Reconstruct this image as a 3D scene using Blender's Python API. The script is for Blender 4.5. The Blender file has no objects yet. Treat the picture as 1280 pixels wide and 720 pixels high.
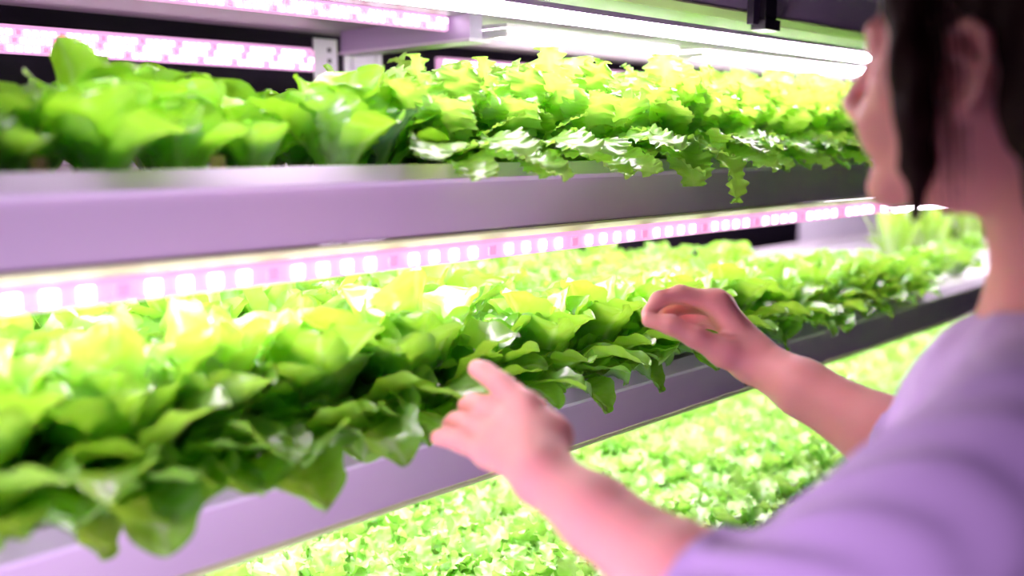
import bpy, math, random
import numpy as np
from mathutils import Vector, Matrix
PI = math.pi
sc = bpy.context.scene
COL = sc.collection

# ------------------------------------------------------------------ camera, light, exposure
CAM_H = 1.42
FOC = 1200.0
PIT = math.radians(8.67); YAW = math.radians(45.1)
Fh = np.array([math.cos(YAW), math.sin(YAW), 0.0])
RR = np.array([math.sin(YAW), -math.cos(YAW), 0.0])
ZZ = np.array([0, 0, 1.0])
FF = Fh*math.cos(PIT) - ZZ*math.sin(PIT)
UU = Fh*math.sin(PIT) + ZZ*math.cos(PIT)
ORI = np.array([0, 0, CAM_H])
cam = bpy.data.cameras.new('camera'); camo = bpy.data.objects.new('camera', cam); COL.objects.link(camo)
cam.sensor_width = 36.0; cam.lens = 36.0*FOC/1280.0
m = Matrix.Identity(4)
for i in range(3):
    m[i][0] = RR[i]; m[i][1] = UU[i]; m[i][2] = -FF[i]; m[i][3] = ORI[i]
camo.matrix_world = m
cam.dof.use_dof = True; cam.dof.focus_distance = 1.28; cam.dof.aperture_fstop = 1.55
cam.clip_start = 0.02
sc.camera = camo
sc.view_settings.view_transform = 'Standard'; sc.view_settings.look = 'None'
sc.view_settings.gamma = 1.0; sc.view_settings.use_curve_mapping = False
sc.view_settings.exposure = 0.0
BAR = 30.0            # radiance of the grow light bars
PINK = (1.0, 0.80, 1.0)
w = bpy.data.worlds.new('world'); sc.world = w; w.use_nodes = True
w.node_tree.nodes['Background'].inputs[0].default_value = (0.50, 0.32, 0.85, 1)
w.node_tree.nodes['Background'].inputs[1].default_value = 0.025
def area_lamp(name, loc, target, sx, sy, power, color, spread=180):
    l = bpy.data.lights.new(name, 'AREA'); l.shape = 'RECTANGLE'; l.size = sx; l.size_y = sy
    l.energy = power; l.color = color; l.spread = math.radians(spread)
    o = bpy.data.objects.new(name, l); COL.objects.link(o); o.location = loc
    d = Vector(target) - Vector(loc); o.rotation_euler = d.to_track_quat('-Z', 'Y').to_euler()
    return o
# added unseen fill lights, standing in for grow lights across the aisle
area_lamp('fill_light', (-0.35, 0.25, CAM_H-0.60), (0.45, 0.82, CAM_H-0.20), 0.5, 0.3, 2.6, (0.86, 0.58, 1.0), 60)  # added purple fill for the tray fronts and near hand
area_lamp('fill_light', (-0.90, 0.33, CAM_H-0.38), (0.50, 0.30, CAM_H-0.49), 0.4, 0.3, 1.5, (0.86, 0.60, 1.0), 28)  # added fill for the shirt, cone kept narrow to miss the head

def toW(p):           # camera frame (right, up, forward) -> world
    p = np.asarray(p, float); return ORI + p[..., 0:1]*RR + p[..., 1:2]*UU + p[..., 2:3]*FF
def P(x, y, z):       # photo position at a given distance -> camera frame
    return np.array([(x-640)/FOC*z, (360-y)/FOC*z, z])
def proj(p):
    q = np.asarray(p, float)-ORI; z = q@FF
    return 640+FOC*(q@RR)/z, 360-FOC*(q@UU)/z, z

# ------------------------------------------------------------------ materials
def mat(name, base=(.8,.8,.8), rough=.5, metal=0., spec=.5, emis=None, es=0., sub=0., trans=0., noise=0., nscale=20., bump=0.):
    m = bpy.data.materials.new(name); m.use_nodes = True
    nt = m.node_tree; b = nt.nodes['Principled BSDF']
    b.inputs['Base Color'].default_value = (*base, 1); b.inputs['Roughness'].default_value = rough
    b.inputs['Metallic'].default_value = metal; b.inputs['Specular IOR Level'].default_value = spec
    b.inputs['Transmission Weight'].default_value = trans
    if sub:
        b.inputs['Subsurface Weight'].default_value = sub
        b.inputs['Subsurface Radius'].default_value = (1.0, .3, .2); b.inputs['Subsurface Scale'].default_value = .012
    if emis:
        b.inputs['Emission Color'].default_value = (*emis, 1); b.inputs['Emission Strength'].default_value = es
    if noise or bump:
        tc = nt.nodes.new('ShaderNodeTexCoord'); n = nt.nodes.new('ShaderNodeTexNoise'); n.inputs['Scale'].default_value = nscale
        n.inputs['Detail'].default_value = 4
        nt.links.new(tc.outputs['Object'], n.inputs['Vector'])
        if noise:
            mx = nt.nodes.new('ShaderNodeMix'); mx.data_type = 'RGBA'
            mx.inputs[6].default_value = (*[c*(1-noise) for c in base], 1); mx.inputs[7].default_value = (*[min(1, c*(1+noise)) for c in base], 1)
            nt.links.new(n.outputs['Fac'], mx.inputs[0]); nt.links.new(mx.outputs[2], b.inputs['Base Color'])
        if bump:
            bp = nt.nodes.new('ShaderNodeBump'); bp.inputs['Strength'].default_value = bump; bp.inputs['Distance'].default_value = .002
            nt.links.new(n.outputs['Fac'], bp.inputs['Height']); nt.links.new(bp.outputs['Normal'], b.inputs['Normal'])
    return m
M_TRAY = mat('tray_grey', (.74,.68,.75), .42, .20, noise=.05, nscale=6)
M_RIM = mat('tray_rim', (.80,.76,.84), .35, .1)
M_DECK = mat('white_plastic', (.82,.80,.84), .45, noise=.04)
M_LIP = mat('pale_lip', (.72,.84,.42), .65, .0)
M_SHELF = mat('shelf_grey', (.42,.41,.43), .5, .1, noise=.04, nscale=5)
M_POST = mat('post_lavender', (.72,.66,.80), .4, .1)
M_DARK = mat('hole_dark', (.03,.02,.04), .7)
M_BLACK = mat('black_metal', (.025,.022,.028), .35, .4)
M_WALL = mat('dark_wall', (.035,.025,.05), .8, noise=.2, nscale=2)
M_FLOOR = mat('floor_dark', (.10,.08,.11), .6, noise=.2, nscale=4)
M_PANEL = mat('white_panel', (.60,.56,.66), .6, noise=.02, nscale=3)
M_HOUS = mat('bar_housing', (.80,.72,.84), .3, .3)
M_TUBE = mat('light_tube', (1,1,1), .4, emis=PINK, es=BAR)
M_TUBEB = mat('light_tube_dim', (1,1,1), .4, emis=PINK, es=BAR*.3)
M_STRIP = mat('chip_board', (.55,.30,.48), .5, emis=(1,.50,.88), es=.85)
M_CHIPW = mat('chip_white', (1,1,1), .4, emis=(1,.9,1), es=15)
M_CHIPD = mat('chip_dim', (1,1,1), .4, emis=(1,.86,1), es=6)
M_CHIPR = mat('chip_red', (1,.3,.3), .4, emis=(1,.12,.25), es=2.5)
M_COVER = mat('clear_cover', (1,.95,1), .08, trans=1.0)
M_PLUG = mat('tan_foam', (.75,.52,.36), .8, noise=.15, nscale=60)
M_CUP = mat('net_cup', (.85,.82,.88), .45)

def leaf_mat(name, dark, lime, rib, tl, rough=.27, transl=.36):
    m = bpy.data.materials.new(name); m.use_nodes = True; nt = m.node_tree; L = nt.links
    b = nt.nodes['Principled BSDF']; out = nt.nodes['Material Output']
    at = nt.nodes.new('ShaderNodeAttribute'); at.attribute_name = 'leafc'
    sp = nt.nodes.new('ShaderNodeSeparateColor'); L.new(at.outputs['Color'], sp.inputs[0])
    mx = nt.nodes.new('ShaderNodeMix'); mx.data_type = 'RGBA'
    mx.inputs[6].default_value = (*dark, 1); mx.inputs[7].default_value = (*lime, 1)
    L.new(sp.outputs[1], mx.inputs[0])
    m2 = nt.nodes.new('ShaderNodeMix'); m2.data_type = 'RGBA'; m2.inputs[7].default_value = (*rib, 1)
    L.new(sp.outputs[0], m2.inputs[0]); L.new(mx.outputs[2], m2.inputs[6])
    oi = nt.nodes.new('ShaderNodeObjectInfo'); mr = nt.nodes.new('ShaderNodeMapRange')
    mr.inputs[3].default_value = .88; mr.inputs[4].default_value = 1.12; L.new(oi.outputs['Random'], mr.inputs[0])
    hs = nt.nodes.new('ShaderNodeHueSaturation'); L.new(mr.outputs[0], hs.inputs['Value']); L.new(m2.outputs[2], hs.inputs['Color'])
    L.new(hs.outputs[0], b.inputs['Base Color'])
    b.inputs['Roughness'].default_value = rough; b.inputs['Specular IOR Level'].default_value = .9; b.inputs['Coat Weight'].default_value = .55; b.inputs['Coat Roughness'].default_value = .24
    tc = nt.nodes.new('ShaderNodeTexCoord'); n = nt.nodes.new('ShaderNodeTexNoise'); n.inputs['Scale'].default_value = 90
    L.new(tc.outputs['Object'], n.inputs['Vector'])
    bp = nt.nodes.new('ShaderNodeBump'); bp.inputs['Strength'].default_value = .5; bp.inputs['Distance'].default_value = .0025
    L.new(n.outputs['Fac'], bp.inputs['Height']); L.new(bp.outputs['Normal'], b.inputs['Normal'])
    tr = nt.nodes.new('ShaderNodeBsdfTranslucent'); tr.inputs[0].default_value = (*tl, 1)
    ms = nt.nodes.new('ShaderNodeMixShader'); ms.inputs[0].default_value = transl
    L.new(b.outputs[0], ms.inputs[1]); L.new(tr.outputs[0], ms.inputs[2]); L.new(ms.outputs[0], out.inputs[0])
    return m
M_BROAD = leaf_mat('broad_leaf', (.08,.34,.018), (.37,.75,.11), (.82,.92,.66), (.45,.85,.05))
M_FRILL = leaf_mat('frilly_leaf', (.16,.48,.03), (.46,.82,.22), (.80,.92,.58), (.54,.88,.10), transl=.46)
M_BABY = leaf_mat('baby_leaf', (.08,.40,.02), (.32,.70,.03), (.62,.82,.35), (.38,.80,.03))
M_SMALL = leaf_mat('small_leaf', (.16,.52,.06), (.50,.88,.20), (.88,.95,.78), (.52,.90,.14))
M_DKLEAF = leaf_mat('dark_leaf', (.03,.14,.03), (.09,.24,.09), (.2,.35,.2), (.10,.30,.04), transl=.15)
M_HERB = leaf_mat('herb_leaf', (.12,.30,.03), (.34,.58,.06), (.45,.6,.25), (.40,.70,.06))
M_RED = leaf_mat('red_stem', (.45,.12,.03), (.6,.2,.06), (.6,.3,.2), (.7,.25,.06))

# ------------------------------------------------------------------ mesh helpers
def link(name, me, material, parent=None):
    o = bpy.data.objects.new(name, me); COL.objects.link(o)
    if isinstance(material, (list, tuple)):
        for k in material: me.materials.append(k)
    elif material: me.materials.append(material)
    if parent: o.parent = parent
    return o
def tag(o, label=None, cat=None, group=None, kind=None):
    if label: o['label'] = label
    if cat: o['category'] = cat
    if group: o['group'] = group
    if kind: o['kind'] = kind
    return o
def empty(name, loc=(0,0,0)):
    o = bpy.data.objects.new(name, None); COL.objects.link(o); o.location = loc; o.empty_display_size = .05; return o
class MB:
    def __init__(s): s.v = []; s.f = []
    def add(s, v, f):
        n = len(s.v); s.v += [tuple(p) for p in v]; s.f += [tuple(i+n for i in q) for q in f]; return s
    def box(s, x0, x1, y0, y1, z0, z1):
        return s.add([(x0,y0,z0),(x1,y0,z0),(x1,y1,z0),(x0,y1,z0),(x0,y0,z1),(x1,y0,z1),(x1,y1,z1),(x0,y1,z1)],
              [(0,3,2,1),(4,5,6,7),(0,1,5,4),(1,2,6,5),(2,3,7,6),(3,0,4,7)])
    def prof(s, x0, x1, pts):       # closed outline in y,z extruded along x
        n = len(pts); v = [(x0,a,b) for a,b in pts]+[(x1,a,b) for a,b in pts]
        return s.add(v, [(i,(i+1)%n,(i+1)%n+n,i+n) for i in range(n)]+[tuple(range(n))[::-1], tuple(range(n,2*n))])
    def lathe(s, pts, c=(0,0,0), n=14):
        v = []; f = []
        for r,z in pts:
            for k in range(n): a = 2*PI*k/n; v.append((c[0]+r*math.cos(a), c[1]+r*math.sin(a), c[2]+z))
        for i in range(len(pts)-1):
            for k in range(n): f.append((i*n+k, i*n+(k+1)%n, (i+1)*n+(k+1)%n, (i+1)*n+k))
        return s.add(v, f)
    def tube(s, path, rad, n=8):
        path = [Vector(p) for p in path]; v = []; f = []
        for i,p in enumerate(path):
            t = (path[min(i+1,len(path)-1)]-path[max(i-1,0)]).normalized()
            a = t.cross(Vector((0.13,0.2,1))).normalized(); b = t.cross(a)
            r = rad[i] if isinstance(rad,(list,tuple)) else rad
            for k in range(n):
                q = 2*PI*k/n; v.append(p+a*r*math.cos(q)+b*r*math.sin(q))
        for i in range(len(path)-1):
            for k in range(n): f.append((i*n+k, i*n+(k+1)%n, (i+1)*n+(k+1)%n, (i+1)*n+k))
        f += [tuple(range(n))[::-1], tuple(range((len(path)-1)*n, len(path)*n))]
        return s.add(v, f)
    def build(s, name, material, parent=None, smooth=False, bev=0., off=(0,0,0)):
        me = bpy.data.meshes.new(name); me.from_pydata([tuple(a-b for a,b in zip(p,off)) for p in s.v], [], s.f)
        import bmesh
        bm = bmesh.new(); bm.from_mesh(me); bmesh.ops.recalc_face_normals(bm, faces=bm.faces)
        if bev: bmesh.ops.bevel(bm, geom=bm.edges[:], offset=bev, segments=2, profile=.7, affect='EDGES', clamp_overlap=True)
        bm.to_mesh(me); bm.free()
        if smooth: me.polygons.foreach_set('use_smooth', [True]*len(me.polygons))
        return link(name, me, material, parent)
def H(z): return CAM_H+z

# ------------------------------------------------------------------ the room
tag(MB().box(-1.6, 6.2, -1.6, 2.6, -.06, 0).build('floor', M_FLOOR), kind='structure')
tag(MB().box(-1.6, 6.2, 2.5, 2.6, 0, 2.9).build('wall_back', M_WALL), kind='structure')
tag(MB().box(6.2, 6.3, -1.6, 2.6, 0, 2.9).build('wall_right', M_WALL), kind='structure')
tag(MB().box(-1.6, 6.3, -1.6, 2.6, 2.9, 2.96).build('ceiling', M_WALL), kind='structure')

# ------------------------------------------------------------------ the rack
D = .82                      # front face of the trays
X0, X1 = -.35, 4.2
YB = 1.54
BOT = {0: -.702, 1: -.402, 2: -.103, 3: .197}
def tray(t, label, slim=False):
    b = H(BOT[t]); r = empty('grow_tray', (0, D, b)); tag(r, label, 'growing tray', 'long hydroponic trays of the rack')
    o = (0, D, b)
    MB().prof(X0, X1, [(D,b),(D,b+.056),(D+.006,b+.058),(D+.006,b+.004)]).build('front_panel', M_TRAY, r, off=o)
    MB().prof(X0, X1, [(D-.004,b+.0565),(D-.007,b+.062),(D+.006,b+.078),(D+.022,b+.0785),(D+.022,b+.067),(D+.0075,b+.062),(D+.0075,b+.0585)]).build('rim', M_RIM, r, off=o)
    MB().prof(X0, X1, [(D-.003,b-.001),(D-.0035,b-.0035),(D+.010,b-.0125),(D+.013,b-.0125),(D+.013,b-.010),(D+.002,b-.001)]).build('lower_lip', M_LIP, r, off=o)
    MB().box(X0, X1, D+.014, YB, b-.001, b+.004).build('bottom_plate', M_SHELF, r, off=o)
    MB().box(X0, X1, D+.0225, YB-.008, b+.060, b+.068).build('planting_deck', M_DECK, r, off=o)
    MB().box(X0, X1, YB-.006, YB, b+.004, b+.078).build('rear_panel', M_TRAY, r, off=o)
    jb = MB()
    return r
tray(3, 'dark fronted grow tray across the top edge, highest tray of the rack')
tray(2, 'long lavender grow tray carrying the upper row of baby leaf and frilly lettuce')
tray(1, 'long grey grow tray in the middle, under the lettuces both hands reach for')
tray(0, 'lowest grow tray filled with a bed of small curly lettuces')
DECK = {k: H(BOT[k]+.068) for k in BOT}
# small dark clips joining tray sections
def clip(x, t, label):
    b = H(BOT[t])
    c = empty('joint_clip', (x, D-.004, b)); tag(c, label, 'clip')
    MB().prof(x-.004, x+.004, [(D-.003,b+.004),(D-.003,b+.052),(D-.0005,b+.052),(D-.0005,b+.004)]).build('plate', M_BLACK, c, off=(x,D-.004,b))
    MB().lathe([(0,.004),(.0022,.003),(.0024,0)], n=10).build('rivet', M_POST, c).matrix_basis = Matrix.Translation((0,.0005,.028))@Matrix.Rotation(PI/2,4,'X')
clip(1.36, 1, 'small dark joint clip on the middle tray front under the right forearm')
# black hanging bracket at the top right
cx = 1.345; bz = H(.172)
br = empty('mounting_bracket', (cx, D-.02, bz)); tag(br, 'black square mounting bracket over the top tray front near the head', 'bracket')
MB().box(cx-.016, cx+.016, D-.030, D-.0085, bz, bz+.20).build('upright', M_BLACK, br, bev=.002, off=(cx,D-.02,bz))
MB().box(cx-.022, cx+.022, D-.034, D-.0085, bz-.004, bz+.012).build('foot', M_BLACK, br, bev=.002, off=(cx,D-.02,bz))
MB().box(cx-.034, cx-.0165, D-.020, D-.0085, bz+.004, bz+.20).build('side_plate', M_DARK, br, bev=.001, off=(cx,D-.02,bz))
# posts
def post(x0, x1, y0, y1, z1, label, holes, mt=M_POST, parts='perforated'):
    r = empty('rack_post', ((x0+x1)/2, y0, 0)); o = ((x0+x1)/2, y0, 0)
    tag(r, label, 'post')
    mb = MB()
    mb.box(x0, x1, y0, y0+.004, 0, z1).build('front_face', mt, r, off=o)
    MB().box(x1-.004, x1, y0+.0045, y1, 0, z1).build('side_face', M_SHELF, r, off=o)
    if holes:
        hb = MB(); z = .05
        while z < z1-.01:
            hb.prof(x1-.022, x1-.014, [(y0-.0006, z+.004), (y0-.0006, z-.004), (y0-.0001, z-.004), (y0-.0001, z+.004)]); z += .020
        h = hb.build('slot_hole', M_DARK, r, off=o); tag(h, kind='stuff')
    else:
        MB().box(x0+.018, x0+.024, y0-.003, y0-.0002, 0, z1).build('ridge', mt, r, off=o)
        MB().box(x1-.016, x1-.010, y0-.003, y0-.0002, 0, z1).build('ridge', mt, r, off=o)
    return r
post(1.030, 1.082, 1.555, 1.60, H(.19), 'narrow lavender perforated rack post left of the wide one', True)
post(1.105, 1.195, 1.565, 1.62, H(.19), 'wide plain lavender rack post behind the upper tray', False)
post(4.21, 4.26, .84, .90, 2.6, 'far end front post of the rack beyond the person', False)
post(4.21, 4.26, 1.50, 1.54, 2.6, 'far end rear post of the rack against the white panel', False)
post(-.42, -.36, .84, .90, 2.6, 'near end front post of the rack', False)
bm_ = empty('cross_beam', (1.02, 1.13, H(.165))); tag(bm_, 'lavender cross beam under the top shelf meeting the wide post', 'beam')
MB().box(1.034, 1.060, 1.13, 1.475, H(.160), H(.1955)).build('web', mat('beam_lavender', (.50,.42,.62), .4, .2), bm_, off=(1.02,1.13,H(.165)))
MB().box(1.030, 1.075, 1.128, 1.475, H(.1540), H(.1595)).build('flange', M_POST, bm_, off=(1.02,1.13,H(.165)))
# white sheet behind the far end of the trays
wp = MB().box(2.95, 4.2, YB+.05, YB+.06, .001, H(-.09)).build('backing_panel', M_PANEL)
tag(wp, 'white backing sheet behind the far end of the middle tray', 'panel')
wp2 = MB().box(4.30, 4.31, .80, YB+.05, .001, H(.5)).build('backing_panel', M_PANEL)
tag(wp2, 'white end sheet closing the far right end of the rack', 'panel')

# ------------------------------------------------------------------ grow lights
def bar_tube(y, z, x0, x1, label, mt=M_TUBE, w_=.026, h=.012):
    r = empty('grow_light', (x0, y, z)); o = (x0, y, z); tag(r, label, 'grow light', 'grow light bars under the shelves')
    MB().prof(x0, x1, [(y-w_/2-.004,z+h+.001),(y-w_/2-.004,z+h+.008),(y+w_/2+.004,z+h+.008),(y+w_/2+.004,z+h+.001)]).build('housing', M_HOUS, r, off=o)
    pts = [(y-w_/2,z+h)]+[(y-w_/2*math.cos(a), z+h-h*math.sin(a)*1.0-.0) for a in np.linspace(.25, PI-.25, 7)]+[(y+w_/2,z+h)]
    MB().prof(x0+.006, x1-.006, pts).build('diffuser', mt, r, off=o)
    MB().box(x0, x0+.005, y-w_/2-.002, y+w_/2+.002, z-.001, z+h).build('end_cap', M_HOUS, r, off=o)
    MB().box(x1-.005, x1, y-w_/2-.002, y+w_/2+.002, z-.001, z+h).build('end_cap', M_HOUS, r, off=o)
    return r
def bar_led(y, z, x0, x1, label, h=.018, tilt=True, nrow=1, pitch=.017, big=40, xfirst=None, cs=.0032, wm=None):
    wm = wm or M_CHIPW
    # strip of visible LED chips facing the aisle and down, under a clear cover
    r = empty('led_strip_light', (x0, y, z)); o = (x0, y, z); tag(r, label, 'grow light', 'strips of visible chips')
    MB().prof(x0, x1, [(y+.001,z),(y+.001,z+h),(y+.012,z+h+.006),(y+.028,z+h+.006),(y+.028,z+h*.2),(y+.010,z-.002)]).build('housing', M_STRIP, r, off=o)
    n = int((x1-x0)/pitch); many = {0: MB(), 1: MB()}; k2 = 0; singles = 0
    for row in range(nrow):
        zc = z+h*(row+.5)/nrow
        for k in range(n):
            x = x0+(k+.5+.5*(row % 2))*pitch
            red = (k*7+row*3) % 5 == 2
            s = cs
            q = [(x-s,y-.0016,zc-s),(x+s,y-.0016,zc-s),(x+s,y-.0016,zc+s),(x-s,y-.0016,zc+s),(x-s*1.2,y+.0006,zc-s*1.2),(x+s*1.2,y+.0006,zc-s*1.2),(x+s*1.2,y+.0006,zc+s*1.2),(x-s*1.2,y+.0006,zc+s*1.2)]
            fc = [(0,1,2,3),(0,4,5,1),(1,5,6,2),(2,6,7,3),(3,7,4,0)]
            if xfirst is not None and x > xfirst and singles < big:
                singles += 1
                MB().add(q, fc).build('led_chip', M_CHIPR if red else wm, r, off=o)
            else: many[int(red)].add(q, fc)
    for k_, mm in many.items():
        if mm.v:
            e = mm.build('led_chip', M_CHIPR if k_ else wm, r, off=o); tag(e, kind='stuff')
    return r
for t in (1, 2, 3):
    b = H(BOT[t]); nm = {1: 'lowest bed', 2: 'middle tray', 3: 'upper tray'}[t]
    if t == 3:
        bar_tube(D+.042, b-.046, .30, 1.86, 'bright front grow light tube over the frilly lettuces of the upper tray', w_=.040)
    elif t == 2:
        bar_led(D+.012, b-.036, X0+.2, 1.9, 'front strip with white and red chips under the upper tray', cs=.0050, pitch=.030, xfirst=.18)
        bar_tube(D+.055, b-.034, -.1, 1.9, 'grow light tube just behind the chip strip over the middle tray')
        bar_tube(D+.03, b-.040, 1.92, 4.1, 'bright grow light tube over the far end of the middle tray')
    else:
        bar_tube(D+.095, b-.030, -.1, 2.1, 'front grow light tube over the lowest lettuce bed', w_=.020)
        bar_tube(D+.095, b-.030, 2.12, 4.1, 'front grow light tube over the far end of the lowest bed', w_=.020)
    if t == 3:
        bar_led(1.17, b-.024, X0+.2, 1.026, 'front of the two sparkling chip strips at top left, ending at the cross beam', nrow=2, pitch=.013, h=.019, cs=.0030, wm=M_CHIPD)
        bar_tube(1.13, b-.034, 1.08, 1.54, 'second bright grow light tube from the front, right of the cross beam', w_=.062)
        bar_tube(1.13, b-.034, 1.62, 4.1, 'second grow light tube continuing to the far end of the upper tray', w_=.062)
        bar_led(1.485, b-.072, X0+.2, .985, 'rear sparkling chip strip hanging low behind the baby leaf plants', nrow=3, pitch=.012, h=.034, cs=.0032, wm=M_CHIPD)
        bar_led(1.485, b-.080, 1.29, 4.0, 'rear light strip behind the frilly lettuces right of the posts', nrow=3, pitch=.011, h=.044, cs=.0038)
    else:
        bar_tube(1.13, b-.034, -.1, 2.1, 'middle grow light tube over the %s' % nm)
        bar_tube(1.10, b-.034, 2.12, 3.3, 'middle grow light tube over the far end of the %s' % nm)
        bar_tube(1.38, b-.034, -.1, 2.1, 'rear grow light tube over the %s' % nm)
        bar_tube(1.34, b-.034, 2.12, 2.85, 'rear grow light tube over the far end of the %s' % nm)

# ------------------------------------------------------------------ plants
def leaf(L, W, e0, e1, rng, nu=12, nv=6, cup=.35, A=.12, F=3., A2=0., F2=9., kind='broad', tone=.5, power=1.3, fat=1.35):
    ss = np.linspace(-1, 1, nv+1); tt = 1-(1-np.linspace(0, 1, nu+1))**1.45
    el = e0+(e1-e0)*tt**power
    dt = np.diff(tt)*L; r = np.concatenate([[0], np.cumsum(np.cos(el[:-1])*dt)]); z = np.concatenate([[0], np.cumsum(np.sin(el[:-1])*dt)])
    if kind == 'frill': prof = .20+.95*np.sin(PI*np.clip(tt, 0, 1)**1.25*.90)**.8
    elif kind == 'lance': prof = .12+np.sin(PI*tt**.9)**.9
    else: prof = .17*(1-tt)+np.sin(PI*tt**fat)**.58
    prof = np.where(tt >= .999, .03 if kind != 'frill' else .42, prof)
    p1, p2, p3, p4 = [rng.uniform(0, 6.28) for _ in range(4)]
    V = []; C = []
    for i, t in enumerate(tt):
        for s in ss:
            a = abs(s); ph = p1 if s < 0 else p2; w_ = W*prof[i]
            off = w_*cup*a*a + A*W*a**1.6*min(1, t*3)*math.sin(2*PI*F*t+ph+s*.8)
            lat = w_*s
            if kind == 'frill': lat *= 1+.13*a*math.sin(14*t+ph)
            if A2:
                off += A2*W*a**2.5*math.sin(2*PI*F2*t+ph*2+3*s)
                lat *= 1+.06*a**3*math.sin(2*PI*F2*t+ph+1.2)
            off += .05*W*math.sin(9*t+p3)*math.cos(3*s+p4) + .045*W*math.sin(21*t+p1+4*s)*math.cos(7*s+p4) + .03*W*math.sin(37*t+p2-5*s)
            tipcurl = 0
            nr, nz = -math.sin(el[i]), math.cos(el[i])
            dr = 0
            if kind == 'frill' and t > .99: dr = A2*W*.8*math.sin(4*PI*s+p3)
            V.append((r[i]+nr*off+dr, lat, z[i]+nz*off))
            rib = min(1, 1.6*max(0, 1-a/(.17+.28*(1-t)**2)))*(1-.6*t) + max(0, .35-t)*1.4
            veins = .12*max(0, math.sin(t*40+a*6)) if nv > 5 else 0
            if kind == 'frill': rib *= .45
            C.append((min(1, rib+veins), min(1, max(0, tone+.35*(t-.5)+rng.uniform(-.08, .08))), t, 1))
    F_ = []
    n = nv+1
    for i in range(nu):
        for j in range(nv): F_.append((i*n+j, i*n+j+1, (i+1)*n+j+1, (i+1)*n+j))
    return np.array(V), F_, C
def plant_mesh(name, leaves, material):
    v = []; f = []; c = []
    for V, Fc, C, az, base, roll in leaves:
        ca, sa = math.cos(az), math.sin(az); cr, sr = math.cos(roll), math.sin(roll)
        x = V[:, 0]; y = V[:, 1]*cr - .25*V[:, 2]*sr; zz = V[:, 2]*1.0 + V[:, 1]*sr
        X = (x+base)*ca - y*sa; Y = (x+base)*sa + y*ca
        n = len(v); v += list(zip(X, Y, zz)); f += [tuple(i+n for i in q) for q in Fc]; c += C
    me = bpy.data.meshes.new(name); me.from_pydata([tuple(map(float, p)) for p in v], [], f)
    me.polygons.foreach_set('use_smooth', [True]*len(me.polygons))
    ca = me.color_attributes.new('leafc', 'FLOAT_COLOR', 'POINT'); ca.data.foreach_set('color', np.array(c, dtype=np.float32).ravel())
    me.materials.append(material); return me
GA = 2.39996
def head(kind, seed, material, n=18, L=.15, W=.045, droopfront=False, hi=(12, 6), extra=False):
    rng = random.Random(seed); ls = []
    for k in range(n):
        u = k/(n-1)                          # 0 outer .. 1 inner
        az = k*GA+rng.uniform(-.25, .25)
        front = math.cos(az+PI/2)            # +1 where the leaf points to -Y
        if kind == 'broad':
            e0 = math.radians(34+46*u+rng.uniform(-8, 8)); e1 = math.radians(-22+82*u+rng.uniform(-22, 20))
            LL = L*(1.0-.25*u)*rng.uniform(.85, 1.12)
            e0 += math.radians(12); e1 += math.radians(10)
            LL *= rng.uniform(.72, 1.0)
            if droopfront and front > .2 and u < .5: e0 -= math.radians(14); e1 -= math.radians(rng.uniform(10, 55)); LL *= rng.uniform(.75, 1.08)
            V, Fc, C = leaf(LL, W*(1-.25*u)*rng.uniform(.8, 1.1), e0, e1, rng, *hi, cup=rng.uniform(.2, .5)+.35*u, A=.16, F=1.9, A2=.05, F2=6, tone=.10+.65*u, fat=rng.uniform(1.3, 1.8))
        elif kind == 'frill':
            e0 = math.radians(35+50*u+rng.uniform(-10, 10)); e1 = math.radians(-15+95*u+rng.uniform(-18, 18))
            LL = L*(1.0-.12*u)*rng.uniform(.8, 1.15)
            if droopfront and front > .4 and u < .4: e0 -= math.radians(12); e1 -= math.radians(40); LL *= 1.05
            lo = .4 if (u < .45) else 1.
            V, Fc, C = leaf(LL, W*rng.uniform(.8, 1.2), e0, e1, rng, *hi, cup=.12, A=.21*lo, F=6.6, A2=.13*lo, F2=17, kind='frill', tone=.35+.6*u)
        elif kind == 'small':
            e0 = math.radians(35+50*u); e1 = math.radians(-20+80*u+rng.uniform(-20, 20))
            V, Fc, C = leaf(L*rng.uniform(.7, 1.1), W*rng.uniform(.8, 1.2), e0, e1, rng, *hi, cup=.2, A=.30, F=2.5, A2=.24, F2=6, kind='frill', tone=.3+.6*u)
        elif kind == 'baby':
            e0 = math.radians(55+32*u+rng.uniform(-8, 8)); e1 = math.radians(5+60*u+rng.uniform(-35, 30))
            V, Fc, C = leaf(L*rng.uniform(.7, 1.15), W*rng.uniform(.8, 1.2), e0, e1, rng, *hi, cup=.35, A=.10, F=1.6, tone=.2+.6*u, fat=1.9)
        elif kind == 'lance':
            e0 = math.radians(68+20*u); e1 = math.radians(60+28*u+rng.uniform(-14, 10))
            V, Fc, C = leaf(L*rng.uniform(.7, 1.1), W*rng.uniform(.8, 1.1), e0, e1, rng, *hi, cup=.3, A=.08, F=1.5, kind='lance', tone=.3+.6*u)
        ls.append((V, Fc, C, az, .006+.010*(1-u), rng.uniform(-.25, .25)))
    if extra:
        for az_, L_, d_ in ((-PI/2+.22, .215, -100), (-PI/2-.25, .165, -85), (-PI/2+.6, .17, -80)):
            V, Fc, C = leaf(L_, .036, math.radians(58), math.radians(d_), rng, 72, 10, cup=.12, A=.12, F=6.4, A2=.08, F2=17, kind='frill', tone=.3, power=1.0)
            ls.append((V, Fc, C, az_, .016, 0))
    return plant_mesh(kind+'_foliage', ls, material)
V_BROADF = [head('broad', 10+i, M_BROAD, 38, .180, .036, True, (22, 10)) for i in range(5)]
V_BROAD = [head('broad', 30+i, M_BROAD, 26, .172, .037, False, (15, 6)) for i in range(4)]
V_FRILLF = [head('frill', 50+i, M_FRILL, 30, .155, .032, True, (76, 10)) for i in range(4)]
V_FRILL = [head('frill', 60+i, M_FRILL, 24, .168, .033, False, (64, 8)) for i in range(3)]
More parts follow.
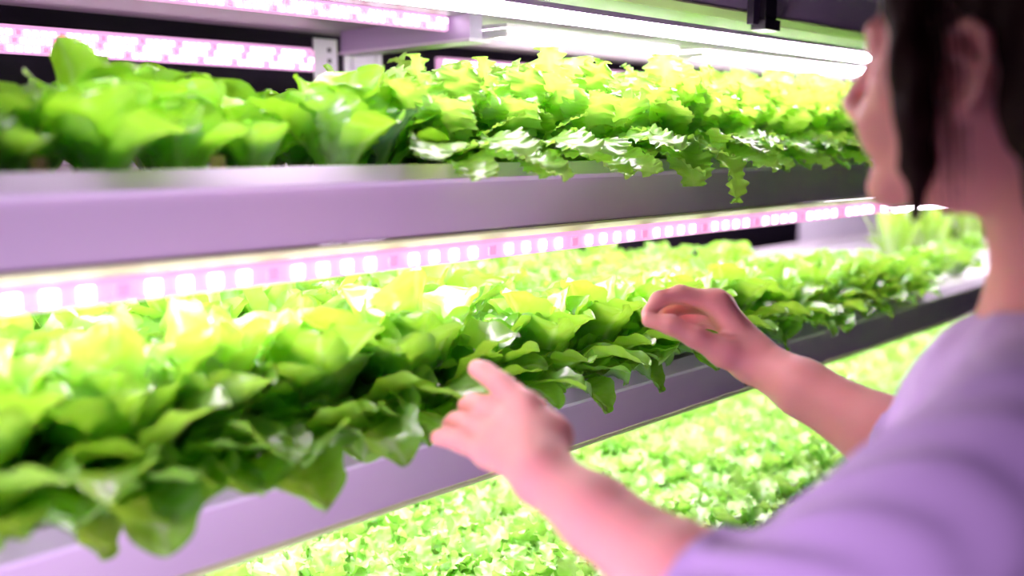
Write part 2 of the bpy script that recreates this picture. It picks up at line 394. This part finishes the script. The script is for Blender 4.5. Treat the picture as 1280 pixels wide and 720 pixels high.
V_BABY = [head('baby', 70+i, M_BABY, 10, [.120, .095, .105, .085][i], .034, False, (16, 8)) for i in range(4)]
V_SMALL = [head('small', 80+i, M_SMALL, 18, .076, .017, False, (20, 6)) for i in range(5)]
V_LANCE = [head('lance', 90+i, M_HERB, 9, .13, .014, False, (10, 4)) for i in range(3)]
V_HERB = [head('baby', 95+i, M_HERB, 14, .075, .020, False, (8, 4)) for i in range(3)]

def ordn(n):
    names = ['first','second','third','fourth','fifth','sixth','seventh','eighth','ninth','tenth','eleventh','twelfth','thirteenth','fourteenth','fifteenth','sixteenth','seventeenth','eighteenth','nineteenth','twentieth']
    if n < 20: return names[n]
    tn = ['twent', 'thirt', 'fort', 'fift', 'sixt'][(n+1)//10-2]
    return tn+'ieth' if (n+1) % 10 == 0 else tn+'y-'+names[(n+1) % 10-1]
cup_me = {}; HG = None
def cup(parent, s=1.):
    if s not in cup_me:
        o = MB().lathe([(.0,.0015),(.012*s,.0015),(.020*s,.004),(.021*s,.0035),(.021*s,.0005),(.0,.0004)], n=16).build('net_cup', M_CUP, parent, True); cup_me[s] = o.data; return o
    return link('net_cup', cup_me[s], None, parent)
PRG = random.Random(5)
def row(name, meshes, xs, y, t, scale, rz, label, cat, group, cups=True, jit=.012, shared=False, keep=None, zoff=0):
    placed = []
    for i, x in enumerate(xs):
        px = x+PRG.uniform(-jit, jit); py = y+PRG.uniform(-jit, jit)*.6
        s = scale(px)*PRG.uniform(.93, 1.08) if callable(scale) else scale*PRG.uniform(.93, 1.08)
        a = PRG.uniform(-rz, rz); mi = PRG.randrange(len(meshes))
        u_, v_, z_ = proj((px, py, DECK[t]+.06))
        if z_ < .3 or u_ < -110 or u_ > 1330 or v_ < -60 or v_ > 860: continue
        if keep and not keep(u_, v_, px): continue
        placed.append((px, py, s, a, mi, u_))
    for i, (px, py, s, a, mi, u_) in enumerate(placed):
        o = link(name, meshes[mi], None); o.location = (px, py, DECK[t]+.001+zoff); o.scale = (s,)*3; o.rotation_euler = (0, 0, a)
        tag(o, label if shared else label % ordn(i), cat, group)
        if cups: cup(o)
ar = np.arange
# upper tray, left: baby leaf; right: frilly lettuce
for r_, (y, nm) in enumerate([(.895, 'front'), (1.00, 'second'), (1.13, 'third')]):
    row('baby_leaf_plant', V_BABY, ar(.13+.03*(r_ % 2), .70+.12*r_, .080), y, 2, lambda x: 1.06+.17*math.sin(x*31+y*9), PI, 'bright green round-leaved plant, %%s from the left in the %s row of the upper tray' % nm, 'leafy plant', 'baby leaf plants of the upper tray', cups=r_ == 0)
for r_, (y, nm) in enumerate([(.905, 'front'), (1.02, 'second'), (1.15, 'third'), (1.29, 'fourth')]):
    row('frilly_lettuce', V_FRILLF if r_ == 0 else V_FRILL, [x for x in ar(.78+.12*r_, 2.9, .115) if r_ or abs(x-1.15) > .055], y, 2, lambda x: .92 if x < 1.0 else 1.0, .5 if r_ == 0 else PI, 'curly lime lettuce, %%s from the left in the %s row of the upper tray' % nm, 'lettuce', 'frilly lettuces of the upper tray', cups=r_ == 0)
V_HANG = head('frill', 58, M_FRILL, 22, .150, .030, True, (56, 10), extra=True)
hg = link('frilly_lettuce', V_HANG, None); hg.location = (1.145, .895, DECK[2]+.001)
tag(hg, 'curly lettuce with one long leaf hanging far down over the upper tray front', 'lettuce', 'frilly lettuces of the upper tray')
HG = hg
# middle tray: broad leaf lettuces, a frilly stretch, then sparse young plants
sp = .118
def isfr(x): return 1.12 < x < 1.42
for r_, (y, nm) in enumerate([(.868, 'front'), (1.01, 'second'), (1.16, 'third'), (1.32, 'rear')]):
    xs = ar(.10+.05*(r_ % 2), 2.06-.06*r_, sp)
    xa = [x for x in xs if not (r_ > 0 and 1.05 < x < 1.55)]; xb = [x for x in xs if (r_ > 0 and 1.05 < x < 1.55)]
    row('broad_leaf_lettuce', V_BROADF if r_ == 0 else V_BROAD, xa, y, 1, lambda x: 1.18 if x < .75 else (.98 if x < 1.5 else .82), .5 if r_ == 0 else PI, 'broad-leaved green lettuce, %%s from the left in the %s row of the middle tray' % nm, 'lettuce', 'broad leaf lettuces of the middle tray', cups=r_ == 0)
    if xb: row('curly_lettuce', V_FRILL, xb, y, 1, .78, PI, 'pale curly lettuce, %%s from the left in the %s row of the middle tray' % nm, 'lettuce', 'curly lettuces of the middle tray', cups=False)
row('young_lettuce', V_BROAD, ar(2.14, 2.5, .16), .90, 1, .62, PI, 'young broad-leaved plant near the bare end of the middle tray, %s from the left', 'lettuce', 'young plants at the far end')
row('young_lettuce', V_BROAD, ar(2.25, 3.0, .22), 1.02, 1, .50, PI, 'young green plant in the sparse second row before the white sheet, %s from the left', 'lettuce', 'young plants at the far end')
row('herb_plant', V_HERB, ar(2.75, 4.1, .16), 1.20, 1, 1.0, PI, 'low dark herb at the far right end of the middle tray, %s from the left', 'herb', 'herbs at the far end')
row('upright_leaf_plant', V_LANCE, [2.62, 2.84, 3.15], 1.12, 1, 1.55, PI, 'tall plant with narrow upright leaves against the white sheet, %s from the left', 'leafy plant', 'upright leaf plants at the far end')
# lowest bed
rows0 = [.80, .885, .975, 1.065, 1.16, 1.26, 1.37]
nm0 = ['front', 'second', 'third', 'fourth', 'fifth', 'sixth', 'rear']
for r_, y in enumerate(rows0):
    row('small_curly_lettuce', V_SMALL, ar(.45+.04*(r_ % 2)+.04*r_, 3.9, .092), y, 0, 1.12, PI, 'small curly lettuce in the %s row of the lowest bed, %%s from the left' % nm0[r_], 'lettuce', 'small lettuces of the lowest bed', cups=False, zoff=.0)

# a dark dull leaf plant between baby leaf and frilly
rng = random.Random(3)
V, Fc, C = leaf(.085, .028, 1.25, .55, rng, 12, 8, cup=.35, A=.05, tone=.5, fat=1.6)
V2, Fc2, C2 = leaf(.06, .022, 1.1, .2, rng, 12, 8, cup=.35, A=.05, tone=.4, fat=1.6)
dk = link('dark_leaf_plant', plant_mesh('dark_foliage', [(V, Fc, C, -1.2, .004, 0), (V2, Fc2, C2, 1.2, .004, 0)], M_DKLEAF), None)
dk.location = (.66, .875, DECK[2]); tag(dk, 'single dark bluish green leaf between the round-leaved and frilly plants', 'leafy plant'); cup(dk)
# tan foam plugs at the tray rim
for i, (x, lb) in enumerate([(.295, 'tan foam plug at the upper tray rim near the left edge'), (.46, 'pale foam plug at the upper tray rim below the tallest leaves')]):
    o = empty('foam_plug', (x, .866, DECK[2])); tag(o, lb, 'foam plug')
    MB().lathe([(0,.022),(.006,.022),(.0075,.018),(.0085,0),(.0,0)], n=12).build('foam', M_PLUG, o, True)
    MB().tube([(0,0,.021),(.001,.001,.036),(.004,.003,.048)], [.002,.0015,.001]).build('sprout', M_HERB, o, True)

# ------------------------------------------------------------------ distance-field modelling for the person
class Field:
    def __init__(s, lo, hi, h):
        s.lo = np.array(lo, float); s.h = h; s.n = np.ceil((np.array(hi)-s.lo)/h).astype(int)+1
        s.d = np.full(s.n, .05, np.float32)
    def win(s, a, b):
        i0 = np.clip(np.floor((np.minimum(a, b)-s.lo)/s.h).astype(int), 0, s.n-1); i1 = np.clip(np.ceil((np.maximum(a, b)-s.lo)/s.h).astype(int)+1, 1, s.n)
        g = np.meshgrid(*[(s.lo[k]+s.h*np.arange(i0[k], i1[k])).astype(np.float32) for k in range(3)], indexing='ij', sparse=True)
        return (slice(i0[0], i1[0]), slice(i0[1], i1[1]), slice(i0[2], i1[2])), g
    def mix(s, w_, d, k):
        o = s.d[w_]
        if k > 0:
            h = np.clip(.5+.5*(o-d)/k, 0, 1); s.d[w_] = o*(1-h)+d*h-k*h*(1-h)
        else: s.d[w_] = np.minimum(o, d)
    def cap(s, a, b, ra, rb, k=.012, cut=None, sub=False):
        a = np.array(a, float); b = np.array(b, float); m_ = max(ra, rb)+max(k, .01)*1.5+.012
        w_, (x, y, z) = s.win(np.minimum(a, b)-m_, np.maximum(a, b)+m_)
        ab = b-a; L2 = max(1e-9, float(ab@ab))
        t = np.clip(((x-a[0])*ab[0]+(y-a[1])*ab[1]+(z-a[2])*ab[2])/L2, 0, 1)
        d = np.sqrt((x-a[0]-t*ab[0])**2+(y-a[1]-t*ab[1])**2+(z-a[2]-t*ab[2])**2)-(ra+(rb-ra)*t)
        if cut is not None:
            c, n = cut; d = np.maximum(d, (x-c[0])*n[0]+(y-c[1])*n[1]+(z-c[2])*n[2])
        if sub: s.carve(w_, d, k)
        else: s.mix(w_, d, k)
    def carve(s, w_, d, k):
        o = s.d[w_]
        if k > 0:
            h = np.clip(.5-.5*(o+d)/k, 0, 1); s.d[w_] = o*(1-h)+(-d)*h+k*h*(1-h)
        else: s.d[w_] = np.maximum(o, -d)
    def ell(s, c, axes, r, k=.012, sub=False, fn=None):
        c = np.array(c, float); R_ = max(r)+max(k, .01)*1.5+.012
        w_, (x, y, z) = s.win(c-R_, c+R_)
        q = [((x-c[0])*ax[0]+(y-c[1])*ax[1]+(z-c[2])*ax[2]) for ax in axes]
        k0 = np.sqrt(sum((q[i]/r[i])**2 for i in range(3)))+1e-6; k1 = np.sqrt(sum((q[i]/(r[i]**2))**2 for i in range(3)))+1e-6
        d = k0*(k0-1)/k1
        if fn is not None: d = fn(d, q)
        if sub: s.carve(w_, d, k)
        else: s.mix(w_, d, k)
    def warp(s, f):
        w_, (x, y, z) = s.win(s.lo, s.lo+s.h*s.n); s.d += f(x, y, z).astype(np.float32)
    def mesh(s, name):
        d = s.d; ins = d < 0; nx, ny, nz = d.shape
        cnt = np.zeros((nx-1, ny-1, nz-1), np.int8)
        for i in (0, 1):
            for j in (0, 1):
                for k in (0, 1): cnt += ins[i:nx-1+i, j:ny-1+j, k:nz-1+k]
        act = (cnt > 0) & (cnt < 8); idx = np.full(act.shape, -1, np.int64); cells = np.argwhere(act); idx[act] = np.arange(len(cells))
        acc = np.zeros((len(cells), 3)); num = np.zeros(len(cells))
        cor = [(i, j, k) for i in (0, 1) for j in (0, 1) for k in (0, 1)]
        val = {c: d[cells[:, 0]+c[0], cells[:, 1]+c[1], cells[:, 2]+c[2]] for c in cor}
        for c in cor:
            for ax in range(3):
                if c[ax] == 0:
                    e = list(c); e[ax] = 1; e = tuple(e); va, vb = val[c], val[e]; cr = (va < 0) != (vb < 0)
                    t = np.where(cr, va/(va-vb+1e-12), 0); pt = np.array(c, float)[None, :].repeat(len(cells), 0); pt[:, ax] += t
                    acc[cr] += pt[cr]; num[cr] += 1
        vs = s.lo+(cells+acc/num[:, None])*s.h
        fs = []
        for ax in range(3):
            sl0 = [slice(None)]*3; sl1 = [slice(None)]*3; sl0[ax] = slice(0, -1); sl1[ax] = slice(1, None)
            a_, b_ = ins[tuple(sl0)], ins[tuple(sl1)]; e = np.argwhere(a_ != b_); u, v = [q for q in range(3) if q != ax]
            e = e[(e[:, u] > 0) & (e[:, v] > 0) & (e[:, u] < d.shape[u]-1) & (e[:, v] < d.shape[v]-1)]
            flip = a_[e[:, 0], e[:, 1], e[:, 2]]
            def g(du, dv):
                q = e.copy(); q[:, u] -= du; q[:, v] -= dv; return idx[q[:, 0], q[:, 1], q[:, 2]]
            q = np.stack([g(0, 0), g(1, 0), g(1, 1), g(0, 1)], 1)
            if ax == 1: flip = ~flip
            q[flip] = q[flip][:, ::-1]; fs.append(q)
        fs = np.concatenate(fs); fs = fs[(fs >= 0).all(1)]
        return vs, fs
def field_obj(name, fld, material, parent, org, conv=toW):
    vs, fs = fld.mesh(name); W_ = conv(vs)-org
    me = bpy.data.meshes.new(name); me.vertices.add(len(W_)); me.vertices.foreach_set('co', W_.astype(np.float32).ravel())
    me.loops.add(len(fs)*4); me.loops.foreach_set('vertex_index', fs.ravel().astype(np.int32))
    me.polygons.add(len(fs)); me.polygons.foreach_set('loop_start', np.arange(0, len(fs)*4, 4, dtype=np.int32)); me.polygons.foreach_set('loop_total', np.full(len(fs), 4, dtype=np.int32))
    me.update(calc_edges=True); me.validate()
    import bmesh
    bm = bmesh.new(); bm.from_mesh(me); bmesh.ops.recalc_face_normals(bm, faces=bm.faces)
    for _ in range(2): bmesh.ops.smooth_vert(bm, verts=bm.verts, factor=.35, use_axis_x=True, use_axis_y=True, use_axis_z=True)
    bm.to_mesh(me); bm.free()
    me.polygons.foreach_set('use_smooth', [True]*len(me.polygons))
    o = link(name, me, material, parent); return o

# person, camera-frame joints
TH = math.radians(48)
UW = np.array([0, math.cos(PIT), -math.sin(PIT)]); FW = np.array([0, math.sin(PIT), math.cos(PIT)]); RW = np.array([1., 0, 0])
fac0 = -math.sin(TH)*RW+math.cos(TH)*FW; lef = -math.cos(TH)*RW-math.sin(TH)*FW
pt = math.radians(-3); fac = fac0*math.cos(pt)+UW*math.sin(pt); up = UW*math.cos(pt)-fac0*math.sin(pt)
HC = np.array([.366, .182, .72])
def hd(f, l, u): return HC+fac*f+lef*l+up*u
HA = (fac, lef, up)
NB = np.array([.452, -.035, .775])              # base of the neck
LS = np.array([.365, -.110, .655]); LE = P(955, 800, .665); LWr = P(679, 594, .825)
RS = np.array([.540, -.070, .880]); RE = P(1185, 592, .98); RWr = P(943, 450, 1.13)
HIP = NB + np.array([.09, -.48, .0]) + .07*FW
fld = Field((-.12, -.62, .50), (.74, .31, 1.25), .0032)
c = fld.cap
# torso under the shirt
c(NB-.03*UW, HIP, .075, .085, .03); c(LS+(NB-LS)*.25, RS+(NB-RS)*.25, .042, .042, .03)
# neck
c(hd(-.030, 0, -.055), NB+.02*UW, .052, .054, .03); c(NB+.02*UW, NB-.05*UW, .056, .07, .03)
# arms
def limb(S, E_, W_, rs):
    c(S, E_, rs[0], rs[1], .02); q = E_+(W_-E_)*.3; c(E_, q, rs[1], rs[2], .015); q2 = E_+(W_-E_)*.72; c(q, q2, rs[2], rs[3], .015); c(q2, W_, rs[3], rs[4], .015)
limb(LS, LE, LWr, (.045, .038, .041, .030, .0255))
limb(RS, RE, RWr, (.045, .038, .041, .031, .0265))
# left hand
def digit(pts, rs, k=.006):
    for i in range(len(pts)-1): c(P(*pts[i]), P(*pts[i+1]), rs[i], rs[i+1], k)
LH = dict(index=[(660,510,.885),(627,481,.918),(607,466,.942),(597,461,.955)],
          middle=[(642,526,.890),(607,508,.925),(590,504,.948),(582,508,.962)],
          ring=[(625,546,.886),(589,530,.920),(570,527,.942),(563,531,.955)],
          pinky=[(612,567,.876),(577,552,.905),(556,546,.922),(548,547,.932)])
for nme, pts in LH.items():
    k_ = {'index': 0, 'middle': 0, 'ring': 1, 'pinky': 2}[nme]; a_ = .0118-.0008*k_-(.0008 if nme == 'middle' else 0)
    digit(pts, (a_+.0005, a_+.0003, a_-.0010, a_-.0018), .003)
    wp_ = LWr+(P(*pts[0])-LWr)*.02+np.array([0, 0, 0]); c(LWr, P(*pts[0]), .0185, .0125, .014)
c(LWr, P(690, 545, .868), .019, .018, .018); c(P(690, 545, .868), P(668, 508, .915), .017, .011, .010)
digit([(668,508,.915),(642,490,.950),(622,482,.975)], (.0110, .0100, .0085), .006)
# right hand
RH = dict(index=[(896,378,1.140),(850,368,1.135),(824,374,1.130),(810,392,1.128)],
          middle=[(902,382,1.160),(854,381,1.164),(834,391,1.158),(820,400,1.150)],
          ring=[(904,392,1.180),(864,394,1.192),(846,402,1.184),(838,408,1.172)],
          pinky=[(908,400,1.196),(872,401,1.208),(858,412,1.200),(866,420,1.190)])
for nme, pts in RH.items():
    k_ = {'index': 0, 'middle': 0, 'ring': 1, 'pinky': 2}[nme]; a_ = .0108-.0005*k_
    digit(pts, (a_+.0015, a_+.0003, a_-.0012, a_-.0022), .005)
    c(RWr, P(*pts[0]), .019, .0140, .016)
c(RWr, P(905, 440, 1.118), .019, .017, .016); c(P(905, 440, 1.118), P(868, 421, 1.110), .017, .0125, .010)
digit([(868,421,1.110),(838,406,1.110),(811,400,1.116)], (.0125, .0115, .0088), .006)
# head
e = fld.ell
e(hd(-.015, 0, .030), HA, (.096, .076, .096), .01)
e(hd(.028, 0, -.030), HA, (.066, .060, .080), .02)
for s_ in (1, -1):
    c(hd(-.002, s_*.052, -.050), hd(.070, s_*.014, -.098), .020, .016, .02)
    e(hd(.055, s_*.042, -.026), HA, (.024, .020, .020), .02)         # cheekbone
    e(hd(.088, s_*.031, .004), HA, (.014, .016, .011), .010, sub=True)
    e(hd(.074, s_*.031, .003), HA, (.0135, .0135, .0125), .003)        # eyelid mound
    e(hd(.102, s_*.0125, -.041), HA, (.011, .0075, .008), .006)
    e(hd(.080, s_*.022, -.055), HA, (.018, .018, .020), .02)
e(hd(.080, 0, .020), HA, (.012, .046, .010), .014)                    # brow
c(hd(.090, 0, .002), hd(.113, 0, -.034), .0075, .0095, .008)           # nose
e(hd(.080, 0, -.066), HA, (.016, .027, .020), .012)
e(hd(.094, 0, -.061), HA, (.009, .022, .0052), .003); e(hd(.092, 0, -.0715), HA, (.0095, .019, .0060), .003)
e(hd(.082, 0, -.104), HA, (.017, .020, .016), .014)
c(hd(.030, 0, -.095), hd(.0, 0, -.075), .03, .04, .02)
for s_ in (1, -1):                                                     # ears
    ea = lambda f, u, l=0.: hd(.002+f, s_*(.0740+l), -.022+u)
    e(ea(-.002, 0, -.002), HA, (.0165, .0045, .029), .006)
    ring_ = [(.012,-.002),(.014,.014),(.008,.027),(-.006,.031),(-.017,.022),(-.019,.006),(-.015,-.010),(-.008,-.022)]
    for i in range(len(ring_)-1):
        l1 = .002+.012*min(1, max(0, -ring_[i][0]+.01)/.025); l2 = .002+.012*min(1, max(0, -ring_[i+1][0]+.01)/.025)
        c(ea(*ring_[i], l1), ea(*ring_[i+1], l2), .0040, .0040, .003)
    e(ea(.002, -.025, .002), HA, (.009, .0048, .010), .005)
    c(ea(.010, .016, .003), ea(-.008, .004, .006), .0030, .0034, .003); c(ea(-.008, .004, .006), ea(-.004, -.014, .005), .0034, .0030, .003)
    e(ea(.003, -.003, .008), HA, (.0065, .007, .009), .003, sub=True)
    e(ea(.012, -.006, .004), HA, (.004, .004, .006), .003)
PORG = toW(HIP) * np.array([1, 1, 0])
person = empty('person', tuple(PORG)); tag(person, 'person with dark hair and lavender shirt leaning in to tend the lettuces with both hands', 'person')
M_SKIN = mat('skin', (.80,.37,.31), .5, sub=.35, spec=.35, bump=.15, nscale=300)
body = field_obj('body', fld, M_SKIN, person, PORG)
# shirt
g = Field((.02, -.70, .46), (.80, .10, 1.14), .004); s = g.cap
def sleeve(S, E_, W_, t, r0, r1, r2):
    q = E_+(W_-E_)*t; n = (W_-E_)/np.linalg.norm(W_-E_)
    s(S, E_, r0, r1, .03); s(E_, q+n*.02, r1, r2, .02, cut=(q, n))
    return q, n
axT = (fac0, lef, UW)
g.ell(NB-.13*UW+fac0*.015, axT, (.108, .165, .15), .04); g.ell(NB-.30*UW, axT, (.105, .150, .20), .05); g.ell(HIP+.02*UW, axT, (.115, .155, .14), .05)
s(LS+(NB-LS)*.15, NB, .062, .060, .03); s(RS+(NB-RS)*.15, NB, .062, .060, .03)
qL, nL = sleeve(LS, LE, LWr, .27, .070, .062, .052)
qR, nR = sleeve(RS, RE, RWr, .27, .074, .064, .056)
s(RE+(RS-RE)*.3, NB-.10*UW+fac0*.05, .06, .08, .05)
def folds(x, y, z):
    return (0.0026*np.sin(70*x+35*y+18*np.sin(9*z+4*x))*np.sin(12*y+20*z) + 0.0026*np.sin(38*(x*.5+y*.8-z*.5)+5*np.sin(14*x)) + 0.0006*np.sin(120*z+60*y))
g.warp(folds)
for q, n, r_ in ((qL, nL, .052), (qR, nR, .056)):                      # hem roll, then the opening
    a_ = np.cross(n, [0, 1, 0]); a_ /= np.linalg.norm(a_); b_ = np.cross(n, a_)
    ps = [q-n*.004+(a_*math.cos(v)+b_*math.sin(v))*(r_-.003) for v in np.linspace(0, 2*PI, 25)]
    for i in range(24): s(ps[i], ps[i+1], .0048, .0048, .002)
    s(q-n*.045, q+n*.05, r_-.0095, r_-.0065, .002, sub=True)
s(NB+.0*UW, hd(-.03, 0, -.05), .066, .060, .004, sub=True)
# collar band
ax_ = hd(-.03, 0, -.055)-NB; ax_ /= np.linalg.norm(ax_); a_ = np.cross(ax_, [1, 0, 0]); a_ /= np.linalg.norm(a_); b_ = np.cross(ax_, a_)
ps = [NB-ax_*.004+(a_*math.cos(v)+b_*math.sin(v))*.072 for v in np.linspace(0, 2*PI, 33)]
for i in range(32): s(ps[i], ps[i+1], .0055, .0055, .006)
M_SHIRT = mat('lavender_cloth', (.58,.43,.70), .85, spec=.2, bump=.5, nscale=500)
field_obj('shirt', g, M_SHIRT, person, PORG)
# trousers and shoes (world frame)
hipW = toW(HIP); fW = -math.sin(TH)*RR+math.cos(TH)*Fh; lW = -math.cos(TH)*RR-math.sin(TH)*Fh
tf = Field(hipW*np.array([1,1,0])+np.array([-.32,-.32,.03]), hipW*np.array([1,1,0])+np.array([.32,.32,hipW[2]+.12]), .008)
tf.ell(hipW+ZZ*-.02, (fW, lW, ZZ), (.128, .168, .12), .03)
shs = [Field(hipW*np.array([1,1,0])+np.array([-.34,-.34,-.0]), hipW*np.array([1,1,0])+np.array([.34,.34,.12]), .005) for _ in (0, 1)]
for s_ in (1, -1):
    h_ = hipW+lW*s_*.085-ZZ*.06; k_ = hipW*np.array([1,1,0])+lW*s_*.095+fW*.05+ZZ*.44; a2 = hipW*np.array([1,1,0])+lW*s_*.10+ZZ*.08
    tf.cap(h_, k_, .085, .062, .03); tf.cap(k_, a2, .062, .048, .02)
    shs[(s_+1)//2].cap(a2-ZZ*.042-fW*.03, a2-ZZ*.050+fW*.13, .034, .026, .01)
ident = lambda v: v
field_obj('trousers', tf, mat('dark_trousers', (.04,.04,.06), .8), person, PORG, ident)
M_SHOE = mat('dark_shoes', (.05,.05,.05), .5)
for sf_ in shs: field_obj('shoe', sf_, M_SHOE, person, PORG, ident)
# hair
hf = Field(hd(0,0,0)-.30, hd(0,0,0)+.24, .0034)
def cutf(d, q):
    f_, l_, u_ = q[0]-.018, q[1], q[2]+.034
    keep = np.minimum(np.minimum(.052+.30*f_-u_, .010+1.3*f_-u_)*.7, f_+.026)
    keep = np.maximum(keep, -.088-u_)
    return np.maximum(d, keep)
hf.ell(hd(-.018, 0, .034), HA, (.112, .089, .110), .002, fn=cutf)
hc = hf.cap
hc(hd(-.095, 0, -.01), hd(-.115, .0, -.07), .036, .032, .03); hc(hd(-.115, 0, -.07), hd(-.105, .012, -.16), .032, .026, .02); hc(hd(-.105, .012, -.16), hd(-.10, .02, -.27), .026, .008, .02)
hc(hd(-.060, .045, -.035), hd(-.095, .02, -.09), .030, .028, .03); hc(hd(-.060, -.045, -.035), hd(-.095, -.02, -.09), .030, .028, .03)
for s_ in (1, -1):
    hc(hd(-.046, s_*.066, .02), hd(-.040, s_*.060, -.055), .018, .018, .02); hc(hd(-.040, s_*.060, -.055), hd(-.052, s_*.052, -.15), .018, .009, .02)
for s_ in (1, -1):   # side lock in front of the ear
    st = [(.050,.066,.075,.014),(.040,.075,.035,.014),(.037,.077,-.01,.0140),(.036,.074,-.05,.0125),(.036,.069,-.090,.0095),(.038,.062,-.125,.004)]
    for i in range(len(st)-1): hc(hd(st[i][0], s_*st[i][1], st[i][2]), hd(st[i+1][0], s_*st[i+1][1], st[i+1][2]), st[i][3], st[i+1][3], .012)
    st = [(.060,.060,.075,.010),(.050,.070,.03,.008),(.044,.072,-.02,.006),(.040,.069,-.07,.003)]
    for i in range(len(st)-1): hc(hd(st[i][0], s_*st[i][1], st[i][2]), hd(st[i+1][0], s_*st[i+1][1], st[i+1][2]), st[i][3], st[i+1][3], .012)
def groove(x, y, z):
    f_ = (x-HC[0])*fac[0]+(y-HC[1])*fac[1]+(z-HC[2])*fac[2]; l_ = (x-HC[0])*lef[0]+(y-HC[1])*lef[1]+(z-HC[2])*lef[2]; u_ = (x-HC[0])*up[0]+(y-HC[1])*up[1]+(z-HC[2])*up[2]
    return .0011*np.sin(260*(f_+.35*u_)+6*np.sin(20*l_)) + .0008*np.sin(420*f_+110*l_)
hf.warp(groove)
M_HAIR = mat('dark_hair', (.016,.004,.002), .65, spec=.15, noise=.4, nscale=80)
hair = field_obj('hair', hf, M_HAIR, person, PORG)
# loose strands, tapered
rg = random.Random(9); sb = MB()
for k in range(46):
    f0 = rg.uniform(.015, .060); l0 = .066+rg.uniform(-.004, .010)
    ln = rg.uniform(.12, .22); p_ = []
    for i in range(8):
        t = i/7; p_.append(tuple(toW(hd(f0-.018*math.sin(t*2)+rg.uniform(-.001,.001), l0+.016*math.sin(t*PI)-.006*t, .08-ln*t))-PORG))
    sb.tube(p_, [.0011*(1-.8*i/7) for i in range(8)], 5)
sb.build('loose_strands', M_HAIR, hair, True)
for s_ in (1, -1):
    ec = toW(hd(.0765, s_*.031, .003))-PORG
    eb = MB().lathe([(0,-.0115)]+[(.0115*math.sin(a), -.0115*math.cos(a)) for a in np.linspace(.2, 2.94, 11)]+[(0,.0115)], n=18).build('eye', mat('eye_white', (.8,.78,.76), .2), person, True)
    eb.location = ec
    ib = MB().lathe([(0,.0121),(.0028,.0119),(.0056,.0103)], n=18).build('iris', mat('iris_brown', (.06,.03,.02), .2), eb, True)
    ib.rotation_euler = Vector(fW).to_track_quat('Z', 'Y').to_euler()
